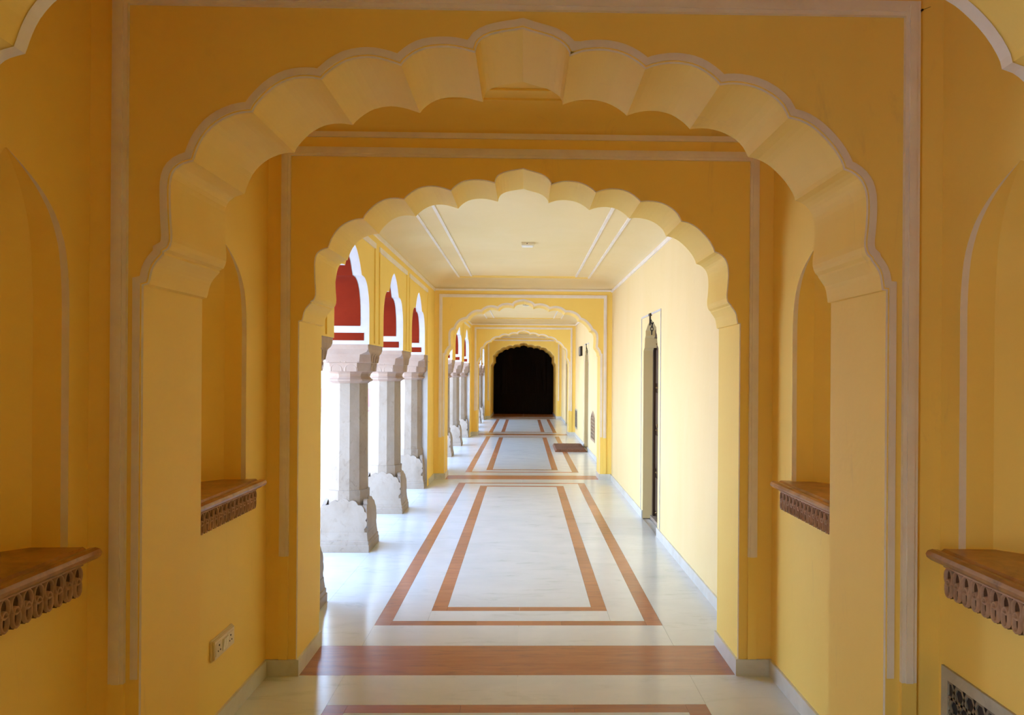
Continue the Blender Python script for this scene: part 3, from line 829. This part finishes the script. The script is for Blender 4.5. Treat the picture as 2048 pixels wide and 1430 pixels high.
# ------------------------------------------------------------------ doors
def door(n, y):
    d = empty('door_%d' % n, (XR + 0.10, y, 0)); d['kind'] = 'structure'
    boxo('post', 0.0, 0.07, 0.40, 0.475, 0, 2.14, 'wood', d); boxo('post', 0.0, 0.07, -0.475, -0.40, 0, 2.14, 'wood', d)
    boxo('lintel', 0.0, 0.07, -0.40, 0.40, 1.93, 2.14, 'wood', d)
    boxo('threshold', -0.02, 0.10, -0.46, 0.46, 0.0, 0.035, 'stone', d)
    for s in (-1, 1):
        lf = boxo('leaf', 0.03, 0.07, min(s * 0.398, 0.004 * s), max(s * 0.398, 0.004 * s), 0.04, 1.93, 'wood', d)
        for zz in (0.10, 0.55, 1.0, 1.45):
            boxo('raised_panel', 0.012, 0.03, min(s * 0.07, s * 0.34), max(s * 0.07, s * 0.34), zz, zz + 0.36, 'wood', lf, bevel=0.008)
        bm = bmesh.new()
        for zz in (0.075, 0.505, 0.955, 1.405, 1.87):
            for q in range(4):
                bmesh.ops.create_cone(bm, cap_ends=True, segments=8, radius1=0.014, radius2=0.004, depth=0.014,
                                      matrix=Matrix.Translation((0.024, s * (0.05 + 0.105 * q), zz)) @ Matrix.Rotation(-math.pi / 2, 4, 'Y'))
        link('stud', bm, 'brass', lf)
    boxo('cover_strip', 0.0, 0.03, -0.03, 0.03, 0.04, 1.93, 'woodlit', d, bevel=0.005)
    bm = bmesh.new()
    bmesh.ops.create_cone(bm, cap_ends=True, segments=10, radius1=0.02, radius2=0.02, depth=0.03, matrix=Matrix.Translation((-0.01, 0.05, 1.02)) @ Matrix.Rotation(-math.pi / 2, 4, 'Y'))
    link('door_handle', bm, 'brass', d)
    # painted white rectangle around the doorway, on the wall
    tr = bmesh.new()
    box(tr, XR - 0.006, XR, y - 0.60, y - 0.582, 0.084, 2.165); box(tr, XR - 0.006, XR, y + 0.582, y + 0.60, 0.084, 2.165)
    box(tr, XR - 0.006, XR, y - 0.582, y + 0.582, 2.150, 2.168)
    link('trim_%d' % (20 + n), tr, 'white', None, 'structure')
    # two iron chain links and hasp hanging from the crown of the doorway
    ch = empty('door_chain', (XR - 0.002, y - 0.02, 2.135))
    tag(ch, ['black iron chain and hasp hanging over the nearest doorway', 'tiny iron chain hanging over the doorway by the doormat', 'iron chain over the farthest doorway'][n - 1], 'chain', 'door chains')
    boxo('bracket', -0.018, 0.002, -0.045, 0.045, 0.005, 0.030, 'iron', ch)
    for q in range(5):
        bm = bmesh.new(); K = 10; rows = []
        for k in range(K):
            t = 2 * math.pi * k / K
            c = Vector((0, 0.013 * math.cos(t), 0.024 * math.sin(t))); rad = c.normalized()
            rows.append([bm.verts.new(c + rad * 0.005 * math.cos(u) + Vector((0.005 * math.sin(u), 0, 0))) for u in [math.pi * 2 * j / 5 for j in range(5)]])
        for k in range(K):
            a, b = rows[k], rows[(k + 1) % K]
            for j in range(5): bm.faces.new((a[j], a[(j + 1) % 5], b[(j + 1) % 5], b[j]))
        lk = link('chain_link', bm, 'iron', ch); lk.location = (0.012, -0.012 + 0.008 * q, -0.018 - 0.036 * q)
        if q % 2: lk.rotation_euler.z = math.pi / 2
    boxo('hasp', -0.010, 0.0, 0.01, 0.05, -0.09, 0.005, 'iron', ch)
for k in range(3): door(k + 1, DOOR_Y[k])
# dark rooms behind the doors need no more than the leaf; close the wall depth
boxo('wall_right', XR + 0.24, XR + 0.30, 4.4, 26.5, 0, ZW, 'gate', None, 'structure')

# ------------------------------------------------------------------ wall box, nail, mat
bx = empty('meter_box', (XR, 17.3, 2.05)); tag(bx, 'small dark grey box high on the right wall past the doormat door', 'box')
boxo('case', -0.045, 0, -0.26, 0.26, -0.105, 0.105, 'iron', bx, bevel=0.005)
boxo('lid', -0.052, -0.045, -0.22, 0.22, -0.08, 0.08, 'jali', bx)
nl = empty('nail', (1.209, 2.355, 2.668)); tag(nl, 'black nail with a wisp of thread at the upper right frame corner', 'nail')
bm = bmesh.new(); bmesh.ops.create_cone(bm, cap_ends=True, segments=8, radius1=0.0045, radius2=0.003, depth=0.03, matrix=Matrix.Rotation(math.pi / 2, 4, 'X'))
link('shank', bm, 'iron', nl)
bm = bmesh.new(); ribbon(bm, [(0, 0), (0.012, 0.004), (0.026, 0.010)], [(0, 0.0012), (0.012, 0.0052), (0.026, 0.0112)], lambda p: (p[0], -0.012, p[1]), lambda p: (p[0], -0.0125, p[1]))
link('thread', bm, 'iron', nl)

mt = empty('doormat', (0.94, 15.97, 0)); tag(mt, 'brown bristly coir doormat lying before the right-hand door', 'doormat')
bm = bmesh.new()
nx, ny = 26, 44; hx, hy = 0.315, 0.70
gr = []
for j in range(ny + 1):
    rowv = []
    for i in range(nx + 1):
        x, y = -hx + 2 * hx * i / nx, -hy + 2 * hy * j / ny
        e = min(hx - abs(x), hy - abs(y)) / 0.03
        z = 0.045 * min(1, max(0.0, e)) ** 0.5 + (random.random() - 0.5) * 0.007 + 0.004
        rowv.append(bm.verts.new((x + (random.random() - .5) * 0.006, y + (random.random() - .5) * 0.01, max(0.001, z))))
    gr.append(rowv)
for j in range(ny):
    for i in range(nx): bm.faces.new((gr[j][i], gr[j][i + 1], gr[j + 1][i + 1], gr[j + 1][i]))
link('pile', bm, 'coir', mt)
boxo('backing', -hx + 0.004, hx - 0.004, -hy + 0.004, hy - 0.004, 0.0, 0.006, 'coir', mt)

# ------------------------------------------------------------------ black gate closing the far end
gt = empty('wooden_gate', (0, AD[-1] + TL + 0.12, 0)); tag(gt, 'black double wooden gate filling the farthest arch', 'gate')
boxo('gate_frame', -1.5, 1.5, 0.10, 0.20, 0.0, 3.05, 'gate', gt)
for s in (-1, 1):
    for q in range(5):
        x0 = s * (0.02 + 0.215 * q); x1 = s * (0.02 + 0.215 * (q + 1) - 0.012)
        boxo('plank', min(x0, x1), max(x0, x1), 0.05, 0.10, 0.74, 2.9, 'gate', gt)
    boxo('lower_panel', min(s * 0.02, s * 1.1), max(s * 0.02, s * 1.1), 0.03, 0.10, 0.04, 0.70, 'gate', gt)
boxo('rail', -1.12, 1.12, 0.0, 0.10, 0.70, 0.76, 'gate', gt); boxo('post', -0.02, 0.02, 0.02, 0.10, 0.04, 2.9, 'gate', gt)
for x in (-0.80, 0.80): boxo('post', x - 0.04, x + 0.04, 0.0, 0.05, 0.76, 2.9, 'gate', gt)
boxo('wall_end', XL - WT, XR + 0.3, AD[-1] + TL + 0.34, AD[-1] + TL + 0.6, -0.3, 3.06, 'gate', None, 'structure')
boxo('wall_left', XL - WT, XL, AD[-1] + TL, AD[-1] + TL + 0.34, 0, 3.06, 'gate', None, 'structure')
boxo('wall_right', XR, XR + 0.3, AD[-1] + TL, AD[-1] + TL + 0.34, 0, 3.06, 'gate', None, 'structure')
